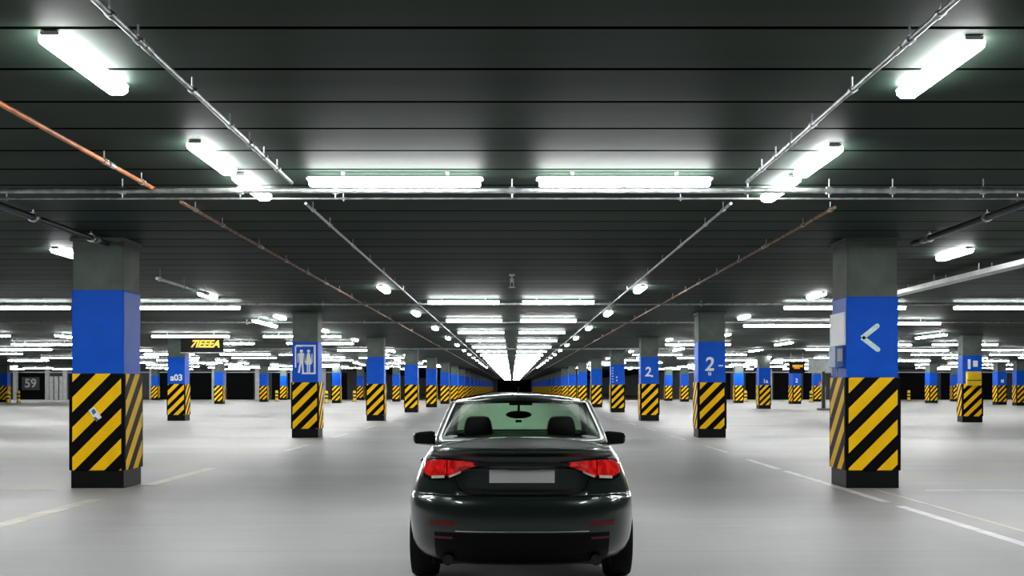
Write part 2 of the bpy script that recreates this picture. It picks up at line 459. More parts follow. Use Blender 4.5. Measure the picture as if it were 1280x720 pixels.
# yellow box on a right column
d_n = oc['n'].location
e = empty('wall_cabinet', (d_n.x - .03, d_n.y - .49, 1.62), 'yellow box mounted above the stripes of a right-hand column', 'box')
MB().box(-.34, .30, -.14, .045, 0, .62, .03).build('case', M['yellow'], e)
MB().box(-.34, .30, -.15, -.13, .22, .25, .0).build('seam', M['black'], e)

# ------------------------------------------------------------------ strip lights
def make_light(L, w=.085, drop=.03, name='ceiling_light'):
    """strip light: a narrow housing on two stand-offs, and a wide diffuser wrapped round it"""
    e = empty(name, (0, 0, CEIL))
    h = MB().box(-w * .55, w * .55, -L / 2, L / 2, -drop - .035, -drop)
    for y in (-L * .3, L * .3): h.box(-.02, .02, y - .02, y + .02, -drop - .01, 0)
    h.build('housing', M['fixture'], e)
    b = MB(); t = -drop - .018
    b.prism([(-w, t - .012), (-w * .9, t), (w * .9, t), (w, t - .012), (w * .94, t - .05), (w * .6, t - .075), (-w * .6, t - .075), (-w * .94, t - .05)], -L / 2 + .02, L / 2 - .02)
    b.build('diffuser', M['lamp'], e)
    for s in (-1, 1):
        MB().box(-w * .7, w * .7, s * L / 2 - .012, s * L / 2 + .012, t - .012, t + .012).build('end_cap', M['fixture'], e)
    return e
proto_s = make_light(1.25, .085, .0); proto_l = make_light(1.86, .085, .055); proto_x = make_light(3.3, .075, .10)
used = {'s': False, 'l': False, 'x': False}
nl = 0
def light(kind, x, y, cross, label, group):
    global nl
    p = {'s': proto_s, 'l': proto_l, 'x': proto_x}[kind]
    o = p if not used[kind] else copy_tree(p); used[kind] = True
    o.location = (x, y, CEIL); o.rotation_euler.z = math.pi / 2 if cross else 0
    tag(o, label, 'ceiling light', group); nl += 1
    return o
GL = 'strip lights pointing down the lane'
near = {-1: [(-2.95, 5.45), (-2.98, 7.85), (-2.95, 11.05), (-2.93, 12.65)],
        1: [(3.0, 5.45), (3.02, 7.95), (3.05, 11.2), (3.05, 12.75)]}
nn = ['just outside the frame', 'nearest the camera, near the top corner',
      'the upper of the overlapping pair', 'the lower of the overlapping pair']
for s in (-1, 1):
    sd = 'left' if s < 0 else 'right'
    for i, (x, y) in enumerate(near[s]):
        light('s', x, y, False, '%s strip light along the lane, %s' % (sd, nn[i]), GL)
    for i in range(13):
        y = 25.8 + 8.6 * i
        light('s', s * 2.95, y, False, 'short strip light beside the %s steel pipe, %s beyond the cross pipe' % (sd, nth(i)), GL)
    for i in range(13):
        y = 19.0 + 8.6 * i
        light('s', s * 7.5, y, False, 'strip light along the outer side of the %s column row, %s from the camera' % (sd, nth(i)), 'strip lights outside the column rows')
rows = [11.98] + [29 + 8.0 * i for i in range(39)]
for i, y in enumerate(rows):
    if y > END - 2: break
    for s, x in ((-1, -1.25), (1, 1.2)):
        sd = 'left' if s < 0 else 'right'
        light('l', x, y, True, 'crosswise strip light over the lane, %s half, %s row from the camera' % (sd, nth(i)), 'crosswise strip lights over the lane')
rnd = random.Random(11)
for i in range(13):
    y = 30.3 + 8.6 * i
    for s in (-1, 1):
        sd = 'left' if s < 0 else 'right'
        j = 0
        for x in (9.0, 13.6, 18.2, 23, 27.8, 33, 39, 46, 53, 60):
            xx = x + rnd.uniform(-.8, .8)
            if i == 0: xx = x
            if xx * F / y > 680: break
            if i > 0 and rnd.random() < .12: continue
            light('x', s * xx, y + (rnd.uniform(-1.2, 1.2) if i else 0), rnd.random() < .68 or i == 0,
                  'strip light over the %s parking bays, row %s from the camera, %s outward' % (sd, nth(i), nth(j)), 'strip lights over the parking bays')
            j += 1
for i, (x, y) in enumerate([(-7.8, 13.4), (7.8, 13.4), (-7.5, 9.5), (7.5, 9.5)]):  # unseen fixtures added to brighten the fronts of the nearest columns
    light('x' if y > 12 else 'l', x, y, False, 'added strip light outside the frame for the near column fronts, %s of four' % nth(i), 'strip lights added outside the frame')
print('lights', nl)

# ------------------------------------------------------------------ pipes
def pipe_y(name, x, z, y0, y1, r, mat, label, clamps, cat='pipe', parts='clamp'):
    e = empty(name, (x, y0, z), label, cat)
    MB().tube((0, 0, 0), (0, y1 - y0, 0), r, 12).build('tube', mat, e, smooth=True)
    for i, yc in enumerate(clamps):
        b = MB().tube((0, yc - y0 - .03, 0), (0, yc - y0 + .03, 0), r * 1.45, 12)
        b.tube((0, yc - y0, r), (0, yc - y0, CEIL - z), .007, 6)
        b.box(r * .6, r * 2.0, yc - y0 - .02, yc - y0 + .02, -.008, .012)
        if i % 3 == 2: MB().tube((0, yc - y0 + .12, 0), (0, yc - y0 + .26, 0), r * 1.3, 12).build('coupling', M['steel'], e)
        b.build(parts, M['steel'], e)
    return e
Z = EYE + 2.2
cl1 = [4.5, 6.6, 7.1, 8.3, 9.4, 10.1, 10.7, 11.3]
cl2 = [13.9, 15.2, 17.4, 19.5, 21.6, 23.6, 25.5, 27.5, 30, 33, 36, 40, 44, 49, 54, 60, 67, 75, 85, 97, 110]
pipe_y('ceiling_pipe', -2.37, Z, 2.5, 12.05, .019, M['steel'], 'near grey steel pipe running along the ceiling, left of the lane centre', cl1)
pipe_y('ceiling_pipe', -2.47, Z, 13.4, END - 1, .017, M['steel'], 'long grey steel pipe beyond the cross pipe, left of the lane centre', cl2)
pipe_y('ceiling_pipe', 2.52, Z, 2.5, 12.0, .019, M['steel'], 'near grey steel pipe running along the ceiling, right of the lane centre', cl1)
pipe_y('ceiling_pipe', 2.62, Z, 13.4, END - 1, .017, M['steel'], 'long grey steel pipe beyond the cross pipe, right of the lane centre', cl2)
pipe_y('ceiling_pipe', -3.97, Z, 3, 12.62, .022, M['orange'], 'bright orange pipe along the ceiling at the upper left', [5, 7.8, 10.9, 12.0])
pipe_y('ceiling_pipe', -3.93, Z, 13.3, END - 1, .020, M['rust'], 'rusty pipe beyond the cross pipe leading off over the left columns', cl2)
pipe_y('ceiling_pipe', 3.95, Z, 13.7, END - 1, .020, M['rust'], 'rusty pipe beyond the cross pipe leading off over the right columns', cl2)
pipe_y('ceiling_pipe', -6.2, Z, 11, 17.15, .045, M['darkpipe'], 'thick black pipe reaching the top of the nearest left column', [12.5, 14.5, 16.5])
pipe_y('ceiling_pipe', 6.15, Z, 11, 17.15, .045, M['darkpipe'], 'thick black pipe reaching the top of the arrow column', [12.5, 14.5, 16.5])
pipe_y('ceiling_pipe', -6.85, EYE + 2.1, 21.6, 25.2, .03, M['steel'], 'short grey pipe stub with white ends right of the nearest left column', [21.8, 23.4, 25.0])
# horizontal cross pipes
def pipe_x(y, z, x0, x1, r, mat, label, hang):
    e = empty('cross_pipe', (x0, y, z), label, 'pipe')
    MB().tube((0, 0, 0), (x1 - x0, 0, 0), r, 12).build('tube', mat, e, smooth=True)
    for xc in hang:
        b = MB().tube((xc - x0 - .03, 0, 0), (xc - x0 + .03, 0, 0), r * 1.4, 12)
        b.tube((xc - x0, 0, -r * 2.5), (xc - x0, 0, CEIL - z), .008, 6)
        b.build('hanger', M['steel'], e)
pipe_x(12.36, EYE + 2.17, -12, 12, .030, M['steel'], 'nearest grey pipe running crosswise under the ceiling, below the first lights', [-7.6, -4.3, -3.0, -1.95, .0, 2.6, 3.5, 4.2, 5.2, 8])
pipe_x(13.3, EYE + 2.24, -8, 8, .012, M['steel'], 'thin conduit running crosswise just beyond the nearest cross pipe', [-6, -2, 2, 6])
pipe_x(29.6, EYE + 2.2, -24, 24, .03, M['steel'], 'second crosswise grey pipe, in front of the second row of lights', [-20, -14, -9, -5, 5, 9, 14, 20])
pipe_x(38.0, EYE + 2.2, -24, 24, .03, M['steel'], 'third crosswise grey pipe, in front of the third row of lights', [-20, -14, -9, -5, 5, 9, 14, 20])
pipe_x(64.0, EYE + 2.2, -45, 45, .05, M['steel'], 'far crosswise grey pipe over the parking bays', [-40, -30, -20, -9, 9, 20, 30, 40])
# sprinkler on the centre line
e = empty('sprinkler', (0, 22.8, CEIL), 'small sprinkler head hanging from the ceiling on the lane centre line', 'sprinkler')
MB().tube((0, 0, 0), (0, 0, -.10), .022).tube((0, 0, -.03), (0, 0, -.0), .06, 16).build('drop_pipe', M['steel'], e)
b = MB().tube((0, 0, -.10), (0, 0, -.17), .05, 12, .03).tube((0, 0, -.26), (0, 0, -.275), .07, 14)
b.tube((-.035, 0, -.16), (-.025, 0, -.27), .009).tube((.035, 0, -.16), (.025, 0, -.27), .009); b.build('head', M['white'], e)
# long cable tray with two dark cables on the right
e = empty('cable_tray', (8.75, 15.5, EYE + 2.1), 'long pale cable tray running into the distance right of the arrow column', 'cable tray')
b = MB().box(-.13, .13, 0, 13, -.02, 0); b.box(-.13, -.115, 0, 13, 0, .07).box(.115, .13, 0, 13, 0, .07)
b.build('tray', simple('pale_tray', (.7, .72, .72), .4, metal=.3), e)
for i in range(6):
    MB().tube((-.12, .8 + 2.2 * i, 0), (-.12, .8 + 2.2 * i, CEIL - EYE - 2.1), .01, 6).tube((.12, .8 + 2.2 * i, 0), (.12, .8 + 2.2 * i, CEIL - EYE - 2.1), .01, 6).build('hanger', M['steel'], e)
for cx_ in (-.05, .04): MB().tube((cx_, 0, .02), (cx_, 13, .02), .021).build('cable', M['darkpipe'], e)

# ------------------------------------------------------------------ hanging signs and far fittings
def at(px, py, d): return ((px - 640) * d / F, d, EYE - (py - HZ) * d / F)
e = empty('hanging_sign', (at(253, 0, 50)[0], 50, 3.47), 'black hanging sign with gold lettering above the far left bays', 'sign')
MB().box(-.95, .95, -.05, .05, -.36, .36, .01).build('panel', M['black'], e)
MB().box(-.97, .97, -.045, .055, -.40, -.36).build('lower_rail', M['steel'], e)
text_obj('lettering', '7IEEEA', .44, M['sign_gold'], e, (.12, -.052, 0), shear=.35, bold=.018, depth=.006)
e = empty('hanging_sign', (at(996, 0, 75)[0], 75, 2.88), 'small black screen with an orange red text line on the right', 'sign')
MB().box(-.52, .52, -.05, .05, -.40, .38, .01).build('panel', M['black'], e)
text_obj('lettering', 'EEEEEEE', .20, M['sign_gold'], e, (.05, -.052, .08), bold=.01, depth=.006)
text_obj('lettering', 'EEEEE', .16, M['sign_red'], e, (.0, -.052, -.04), bold=.01, depth=.006)
MB().tube((-.4, 0, .38), (-.4, 0, CEIL - 2.88), .015).tube((.4, 0, .38), (.4, 0, CEIL - 2.88), .015).build('hanger', M['steel'], e)
e = empty('sign_post', (at(1029, 0, 75)[0], 75, 0), 'dark post on a floor plate carrying a grey ribbed panel, right', 'sign post')
MB().box(-.10, .10, -.1, .1, .05, 2.6, .01).build('post', M['darkpipe'], e)
MB().box(-.35, .85, -.3, .3, 0, .14, .02).build('base', simple('base_grey', (.12, .12, .13), .5), e)
b = MB().box(-1.0, .85, -.05, .05, 2.5, 3.45)
for i in range(9): b.box(-.95 + .2 * i, -.87 + .2 * i, -.09, -.05, 2.55, 3.4)
b.build('panel', M['greypanel'], e)
MB().box(-.22, .08, -.08, -.04, 1.5, 1.75).box(.10, .16, -.05, .05, .1, 1.6).build('bracket', M['steel'], e)
# numbered panel on the far left wall
e = empty('wall_panel', (px_far(39), FARWALL - .15, 1.5), 'dark panel reading 59 on the far left wall', 'panel')
MB().box(-1.1, 1.1, -.06, .03, -.3, 1.3, .02).build('panel', simple('dark_panel', (.03, .03, .035), .5), e)
text_obj('lettering', '59', 1.5, simple('grey_letters', (.45, .45, .5), .5), e, (0, -.065, .5), bold=.03)
for i, px in enumerate((66, 72, 78)):
    t = MB().box(px_far(px) - .22, px_far(px) + .22, FARWALL - .45, FARWALL - .12, 0, 2.9, .02).build('locker', M['greypanel'])
    tag(t, 'tall pale grey cabinet by the far left wall, %s of three from left' % nth(i), 'cabinet', 'tall cabinets by the far left wall')
# yellow bollards and a red box among the far columns
def bollard(px, base, label):
    d = EYE * F / (base - HZ); e = empty('safety_bollard', ((px - 640) * d / F, d, 0), label, 'bollard', 'yellow bollards among the far columns')
    MB().tube((0, 0, .05), (0, 0, 1.1), .16, 14).ball((0, 0, 1.1), .16, .16, .1).build('post', M['yellow'], e, smooth=True)
    MB().tube((0, 0, .4), (0, 0, .55), .165, 14).tube((0, 0, .75), (0, 0, .9), .165, 14).build('band', M['black'], e)
    MB().tube((0, 0, 0), (0, 0, .05), .24, 14).build('base', M['black'], e)
for px, base, lab in [(10, 504, 'yellow bollard nearest the left edge of the photo'), (23, 503, 'yellow bollard left of the panel reading 59'),
                      (346, 501.5, 'yellow bollard left of the framed figures sign column'), (408, 503.5, 'yellow bollard right beside the framed figures sign column'),
                      (443, 502, 'yellow bollard left of the third column in the left row'), (932, 502, 'yellow bollard right of the white 2 column'),
                      (1014, 503, 'yellow bollard left of the dark post base'), (1040, 503, 'yellow bollard right of the dark post'),
                      (1106 + 30, 501, 'yellow bollard right of the arrow column')]:
    bollard(px, base, lab)
e = empty('disc_sign', (at(1022, 0, 108)[0], 106.5, 1.3), 'round red and yellow disc on a thin post by a far right column', 'sign')
MB().tube((0, -.06, .55), (0, 0, .55), .3, 20).build('disc', M['red'], e)
MB().tube((0, -.075, .55), (0, -.06, .55), .14, 16).build('centre', M['yellow'], e)
MB().tube((0, 0, -1.3), (0, 0, .3), .05).build('post', M['steel'], e)

# ------------------------------------------------------------------ the car
CARX, CARY = .075, 8.30
car = empty('car', (CARX, CARY, 0), 'dark green four-door sedan seen from behind in the middle of the lane', 'car')
def paint():
    m, n, l, b = new_mat('dark_green_paint')
    o, f = noise_mix(n, l, (.013, .025, .022), (.019, .034, .031), 300, detail=1)
    l.new(o, b.inputs['Base Color']); b.inputs['Metallic'].default_value = .45; b.inputs['Roughness'].default_value = .30
    b.inputs['Coat Weight'].default_value = 1; b.inputs['Coat Roughness'].default_value = .02
    return m
M['paint'] = paint()
M['gloss'] = simple('gloss_black_trim', (.006, .007, .007), .15)
M['rubber'] = simple('tyre_rubber', (.008, .008, .008), .75, spec=.2)
M['rim'] = simple('alloy', (.22, .23, .24), .35, metal=.9)
M['chrome'] = simple('chrome', (.6, .62, .62), .12, metal=1)
M['cloth'] = simple('seat_cloth', (.012, .013, .013), .8, spec=.1)
M['plate'] = simple('blank_plate', (.78, .78, .82), .4, var=.02)
M['reflector'] = simple('red_reflector', (.14, .004, .006), .3)
def lens_mat(name, c, es):
    m, n, l, b = new_mat(name)
    tc = n.new('ShaderNodeTexCoord'); w = n.new('ShaderNodeTexNoise'); w.inputs['Scale'].default_value = 22; w.inputs['Detail'].default_value = 1
    l.new(tc.outputs['Object'], w.inputs[0])
    mr = n.new('ShaderNodeMapRange'); mr.inputs[3].default_value = .0; mr.inputs[4].default_value = 1
    mr.inputs[1].default_value = .38; mr.inputs[2].default_value = .62; l.new(w.outputs[0], mr.inputs[0])
    b.inputs['Base Color'].default_value = (*c, 1); b.inputs['Roughness'].default_value = .12; b.inputs['Coat Weight'].default_value = 1
    b.inputs['Emission Color'].default_value = (*c, 1); l.new(math_node(n, l, 'MULTIPLY', mr.outputs[0], es), b.inputs['Emission Strength'])
    return m
M['lens'] = lens_mat('red_lamp_lens', (.60, .012, .010), .55)
M['clearlens'] = simple('clear_lens', (.75, .72, .72), .1, coat=1)
def glass():
    m, n, l, b = new_mat('green_tinted_glass')
    tr = n.new('ShaderNodeBsdfTransparent'); tr.inputs[0].default_value = (.43, .58, .46, 1)
    gl = n.new('ShaderNodeBsdfGlossy'); gl.inputs['Roughness'].default_value = .12
    lw = n.new('ShaderNodeLayerWeight'); lw.inputs['Blend'].default_value = .5
    fr = math_node(n, l, 'ADD', math_node(n, l, 'MULTIPLY', math_node(n, l, 'POWER', lw.outputs['Facing'], 5), .03), .006)
    mx = n.new('ShaderNodeMixShader'); l.new(fr, mx.inputs[0]); l.new(tr.outputs[0], mx.inputs[1]); l.new(gl.outputs[0], mx.inputs[2])
    l.new(mx.outputs[0], n['Material Output'].inputs[0]); return m
M['glass'] = glass()

def interp(tab, v):
    if v <= tab[0][0]: return tab[0][1]
    for (a, p), (b_, q) in zip(tab, tab[1:]):
        if v <= b_:
            t = (v - a) / (b_ - a); return p + (q - p) * t
    return tab[-1][1]
def sm(a, b_, v):
    t = max(0, min(1, (v - a) / (b_ - a))); return t * t * (3 - 2 * t)
YR = [(.18, .34), (.24, .20), (.32, .07), (.42, .02), (.50, .0), (.60, -.005), (.68, .005), (.705, .02), (.72, .065), (.74, .085),
      (.80, .082), (.90, .075), (.98, .068), (1.03, .055), (1.055, .03), (1.075, .022), (1.088, .04)]
YF = [(.18, 4.30), (.30, 4.48), (.5, 4.55), (.7, 4.52), (.85, 4.42), (1.0, 4.2), (1.088, 4.0)]
W = [(.18, .78), (.24, .835), (.35, .865), (.5, .878), (.66, .88), (.74, .872), (.82, .852), (.90, .825), (.97, .795), (1.02, .765), (1.06, .738), (1.088, .712)]
NR, CR = 3.0, .80
def rear_y(x, z):
    w = interp(W, z); q = min(.9995, abs(x) / w)
    y = interp(YR, z) + CR * (1 - (1 - q ** NR) ** (1 / NR))
    rec = .04 * sm(.52, .42, abs(x)) * sm(.745, .775, z) * sm(.965, .93, z)
    return y + rec
def belt(y): return interp([(0, 1), (1.2, .98), (3.0, .86), (3.7, .70), (4.55, .35)], y)
def zmap(z, y): return z if z < .62 else .62 + (z - .62) * belt(y)
RW, FW = .97, 3.67
def ring(z, NA=26, NS=30, NF=14):
    w = interp(W, z); yr = interp(YR, z); yf = interp(YF, z); pts = []
    for i in range(NA + 1):
        q = math.sin(i / NA * math.pi / 2) ** (1 / 1.25)
        x = w * min(q, 1.0)
        y = rear_y(x, z) if q < .9995 else yr + CR
        if q >= .985: y = yr + CR * (1 - max(0, 1 - q ** NR) ** (1 / NR))
        pts.append((x, y))
    y0, y1 = yr + CR, yf - .8
    for i in range(1, NS):
        y = y0 + (y1 - y0) * i / NS
        fl = .022 * (math.exp(-((y - RW) / .33) ** 2) + math.exp(-((y - FW) / .33) ** 2)) * sm(.95, .7, z)
        pts.append((w + fl - .02 * sm(2.6, 4, y), y))
    for i in range(NF + 1):
        t = math.pi / 2 * (1 - i / NF)
        pts.append(((w - .02) * math.sin(t) ** (2 / 2.6), yf - .8 * (1 - math.cos(t) ** (2 / 2.6))))
    # blend the flare into the rear corner too
    out = []
    for (x, y) in pts[:NA + 1]:
        fl = .022 * math.exp(-((y - RW) / .33) ** 2) * sm(.95, .7, z) * sm(.80, 1, x / w); out.append((x + fl, y))
    return out + pts[NA + 1:]
levels = [.18, .24, .30, .36, .43, .48, .50, .55, .61, .66, .69, .705, .715, .725, .74, .755, .77, .785, .81, .85, .89, .92, .94, .96, .98, 1.01, 1.035, 1.055, 1.075, 1.088]
bm = bmesh.new(); R = []
for z in levels:
    pr = ring(z); full = pr + [(-x, y) for (x, y) in pr[-2:0:-1]]
    R.append([bm.verts.new((x, y, zmap(z, y))) for (x, y) in full])
N = len(R[0])
for a, c in zip(R, R[1:]):
    for i in range(N): bm.faces.new((a[i], a[(i + 1) % N], c[(i + 1) % N], c[i]))
half = len(ring(1.0)) - 1
def deck(x, y, s, ztop):
    rise = .05 * sm(.05, .6, y) * sm(4.6, 3.0, y)
    return ztop + (rise + .022 * sm(.0, .5, y)) * (1 - s ** 2.5)
top = R[-1]; prev = None
SS = [1, .85, .6, .3, 0, -.3, -.6, -.85, -1]
def row(i):
    p = top[i].co
    if i in (0, half): return [top[i]]
    r = [top[i]]
    for s in SS[1:-1]: r.append(bm.verts.new((p.x * s, p.y, deck(p.x, p.y, abs(s), p.z))))
    r.append(top[(N - i) % N]); return r
rws = [row(i) for i in range(half + 1)]
for a, c in zip(rws, rws[1:]):
    if len(a) == 1:
        for k in range(len(c) - 1): bm.faces.new((a[0], c[k], c[k + 1]))
    elif len(c) == 1:
        for k in range(len(a) - 1): bm.faces.new((a[k], c[0], a[k + 1]))
    else:
        for k in range(len(a) - 1): bm.faces.new((a[k], c[k], c[k + 1], a[k + 1]))
bm.faces.new(R[0][::-1])
b = MB(); b.bm.free(); b.bm = bm
body = b.build('body', M['paint'], car, smooth=True)
# wheel arches cut out of the body
cut = MB()
for yw in (RW, FW):
    for s in (-1, 1): cut.tube((s * .60, yw, .33), (s * 1.1, yw, .33), .375, 40)
cutter = cut.build('arch_cutter', M['gloss'], car)
md = body.modifiers.new('arch', 'BOOLEAN'); md.object = cutter; md.solver = 'EXACT'; md.operation = 'DIFFERENCE'
dg = bpy.context.evaluated_depsgraph_get(); dg.update()
me = bpy.data.meshes.new_from_object(body.evaluated_get(dg)); body.modifiers.clear(); body.data = me
bpy.data.objects.remove(cutter)
me.shade_smooth(); me.set_sharp_from_angle(angle=math.radians(35))
if len(me.materials) > 1:
    while len(me.materials) > 1: me.materials.pop()
me.materials.append(M['cloth'])
for p in me.polygons:      # the body's top skin inside the cabin is trimmed in dark cloth
    c_ = p.center; p.material_index = 1 if (p.normal.z > .5 and abs(c_.x) < .69 and .60 < c_.y < 3.32) else 0

# patches that follow the rear surface
def patch(name, mat, us, lo, hi, n, off, byx=False, surf=rear_y, back=.012, parent=car, mirror=False):
    b = MB(); sgn = -1 if mirror else 1; G = []
    for u in us:
        r = []
        a, c = lo(u), hi(u)
        for k in range(n + 1):
            v = a + (c - a) * k / n
            x, z = (u, v) if byx else (v, u)
            r.append((x * sgn, surf(x, z) - off, z, surf(x, z) + back))
        G.append(r)
    Fv = [[b.bm.verts.new((p[0], p[1], p[2])) for p in r] for r in G]
    Bv = [[b.bm.verts.new((p[0], p[3], p[2])) for p in r] for r in G]
    m_ = len(G) - 1
    for i in range(m_):
        for k in range(n):
            b.bm.faces.new((Fv[i][k], Fv[i][k + 1], Fv[i + 1][k + 1], Fv[i + 1][k]))
            b.bm.faces.new((Bv[i][k + 1], Bv[i][k], Bv[i + 1][k], Bv[i + 1][k + 1]))
    for k in range(n):
        b.bm.faces.new((Fv[0][k + 1], Fv[0][k], Bv[0][k], Bv[0][k + 1])); b.bm.faces.new((Fv[m_][k], Fv[m_][k + 1], Bv[m_][k + 1], Bv[m_][k]))
    for i in range(m_):
        b.bm.faces.new((Fv[i][0], Fv[i + 1][0], Bv[i + 1][0], Bv[i][0])); b.bm.faces.new((Fv[i + 1][n], Fv[i][n], Bv[i][n], Bv[i + 1][n]))
    return b.build(name, mat, parent, smooth=True)
def lin(a, c, n): return [a + (c - a) * i / n for i in range(n + 1)]
lidw = lambda z: interp([(.745, .40), (.77, .455), (.80, .475), (.86, .50), (.93, .545), (1.0, .60), (1.05, .66)], z)
lid = patch('trunk_lid', M['paint'], lin(.748, 1.045, 40), lambda z: -lidw(z), lidw, 60, .008)
# dark shut line round the lid
seam = patch('trunk_seam', M['gloss'], lin(.738, 1.045, 40), lambda z: -lidw(z) - .009, lambda z: lidw(z) + .009, 60, .002)
bm_w = patch('spoiler_lip', M['paint'], lin(1.03, 1.092, 8), lambda z: -.70, lambda z: .70, 50, .012,
             surf=lambda x, z: interp(YR, z) + CR * (1 - (1 - min(.97, abs(x) / interp(W, z)) ** NR) ** (1 / NR)) - .018 * sm(1.03, 1.075, z) , back=.06)
pl = patch('licence_plate', M['plate'], lin(.832, .932, 2), lambda z: -.245, lambda z: .245, 12, .012, surf=lambda x, z: rear_y(0, .88) , back=.01)
tag(pl, 'blank pale licence plate')
patch('plate_trim', M['gloss'], lin(.962, .985, 3), lambda z: -.36, lambda z: .36, 30, .02)
# lamps: (x, z) outlines
ltop = lambda x: interp([(.30, .985), (.45, 1.0), (.60, 1.005), (.70, .995), (.76, .965)], x)
lbot = lambda x: interp([(.30, .972), (.40, .94), (.50, .895), (.56, .872), (.70, .858), (.76, .88)], x)
for mir in (False, True):
    A = empty('tail_light', (0, 0, 0)); A.parent = car
    patch('lamp_housing', M['gloss'], lin(.28, .772, 26), lambda x: lbot(x) - .02, lambda x: ltop(x) + .012, 8, .010, True, parent=A, mirror=mir)
    patch('lamp_lens', M['lens'], lin(.305, .562, 16), lambda x: lbot(x) + .002, lambda x: ltop(x) - .004, 8, .018, True, parent=A, mirror=mir)
    patch('lamp_lens', M['lens'], lin(.57, .762, 14), lambda x: lbot(x) + .012, lambda x: ltop(x) - .004, 8, .018, True, parent=A, mirror=mir)
    w1 = patch('reversing_lens', M['clearlens'], lin(.585, .69, 8), lambda x: lbot(x) - .004, lambda x: lbot(x) + .016, 3, .021, True, parent=A, mirror=mir)
    w2 = patch('reversing_lens', M['clearlens'], lin(.46, .55, 8), lambda x: lbot(x) - .008, lambda x: lbot(x) + .008, 3, .021, True, parent=A, mirror=mir)
    patch('bumper_reflector', M['reflector'], lin(.50, .70, 10), lambda x: .515, lambda x: .548, 2, .006, True, mirror=mir)
    patch('lower_reflector', M['reflector'], lin(.52, .66, 10), lambda x: .412, lambda x: .43, 2, .004, True, mirror=mir)
    sg = -1 if mir else 1
    MB().tube((sg * .56, .16, .245), (sg * .56, .55, .245), .042, 20).build('exhaust_tip', M['gloss'], car, smooth=True)
patch('bumper_strip', M['chrome'], lin(.472, .480, 1), lambda z: -.50, lambda z: .50, 40, .006)
patch('lower_valance', M['black'], lin(.21, .462, 10), lambda z: -.66, lambda z: .66, 40, .004)
patch('bumper_seam', M['gloss'], lin(.728, .735, 1), lambda z: -.80, lambda z: .80, 50, .002)
# dark underside
MB().box(-.70, .70, .5, 4.1, .16, .24, .02).build('underbody', M['black'], car)

# greenhouse
def gring(v, NA=18, NS=24, NF=14):
    """half outline from rear centre to front centre at height fraction v (0 belt .. 1 roof edge)"""
    w = .705 + (.605 - .705) * v ** 1.15
    yr = .56 + (1.34 - .56) * v; yf = 3.45 + (2.62 - 3.45) * v
    cr = .34 + (.20 - .34) * v; cf = .55 + (.26 - .55) * v
    zr = 1.105 + (1.425 - 1.105) * (v ** .93)
    pts = []
    for i in range(NA + 1):
        t = math.pi / 2 * i / NA; x = w * math.sin(t) ** (2 / 3.4); y = yr + cr * (1 - math.cos(t) ** (2 / 3.4))
        pts.append((x, y))
    y0, y1 = yr + cr, yf - cf
    for i in range(1, NS): pts.append((w + .012 * math.sin(math.pi * i / NS), y0 + (y1 - y0) * i / NS))
    for i in range(NF + 1):
        t = math.pi / 2 * (1 - i / NF); pts.append((w * math.sin(t) ** (2 / 3), yf - cf * (1 - math.cos(t) ** (2 / 3))))
    out = []
    for (x, y) in pts:
        dz = -.035 * sm(1.6, 3.4, y) * (1 - v)                  # belt drops towards the front
        cx = .028 * (1 - (x / w) ** 2) * (v if y < 2 or True else 0)
        out.append((x, y, zr + dz + cx * v))
    return out, (NA, NS, NF)
VS = [0, .10, .16, .28, .42, .56, .70, .82, .90, .95, 1.0]
P0, (NA, NS, NF) = gring(0); H = len(P0) - 1
def side_kind(i):
    """which window column index i .. i+1 of the half outline belongs to"""
    if i < NA:
        return 'rear_window' if P0[i + 1][0] < .655 else None
    j = i - NA
    if j < NS:
        if 2 <= j < 11: return 'rear_door_window'
        if 12 <= j < 22: return 'front_door_window'
        return None
    k = j - NS
    return 'windshield' if P0[i][0] < .665 else None
frame = bmesh.new(); wins = {}
def fullring(v):
    p, _ = gring(v); return p + [(-x, y, z) for (x, y, z) in p[-2:0:-1]]
RG = [fullring(v) for v in VS]; NG = len(RG[0])
fv = [[frame.verts.new(p) for p in r] for r in RG]
for a in range(len(VS) - 1):
    for i in range(NG):
        hi_ = i if i < H else NG - 1 - i
        k = side_kind(hi_)
        lo_v = 2 if k in ('rear_door_window', 'front_door_window') else 1
        if k and lo_v <= a < len(VS) - 2:
            sd = 'c' if k in ('rear_window', 'windshield') else ('r' if i < H else 'l')
            w_ = wins.setdefault((k, sd), (bmesh.new(), {}))
            vs = []
            for (aa, ii) in ((a, i), (a, (i + 1) % NG), (a + 1, (i + 1) % NG), (a + 1, i)):
                if (aa, ii) not in w_[1]: w_[1][(aa, ii)] = w_[0].verts.new(Vector(RG[aa][ii]))
                vs.append(w_[1][(aa, ii)])
            w_[0].faces.new(vs)
        else:
            frame.faces.new((fv[a][i], fv[a][(i + 1) % NG], fv[a + 1][(i + 1) % NG], fv[a + 1][i]))
# roof skin
topr = fv[-1]
def rrow(i):
    p = topr[i].co
    if i in (0, H): return [topr[i]]
    r = [topr[i]]
    for s in SS[1:-1]:
        e_ = sm(1.34, 1.75, p.y) * sm(2.62, 2.2, p.y)
        zc = p.z + (.012 + .050 * e_) * (1 - abs(s) ** 2.4)
        r.append(frame.verts.new((p.x * s, p.y, max(zc, p.z))))
    r.append(topr[(NG - i) % NG]); return r
rr_ = [rrow(i) for i in range(H + 1)]
for a, c in zip(rr_, rr_[1:]):
    if len(a) == 1:
        for k in range(len(c) - 1): frame.faces.new((a[0], c[k], c[k + 1]))
    elif len(c) == 1:
        for k in range(len(a) - 1): frame.faces.new((a[k], c[0], a[k + 1]))
    else:
        for k in range(len(a) - 1): frame.faces.new((a[k], c[k], c[k + 1], a[k + 1]))
b = MB(); b.bm.free(); b.bm = frame
cabin = b.build('roof', [M['paint'], M['cloth']], car, smooth=True)
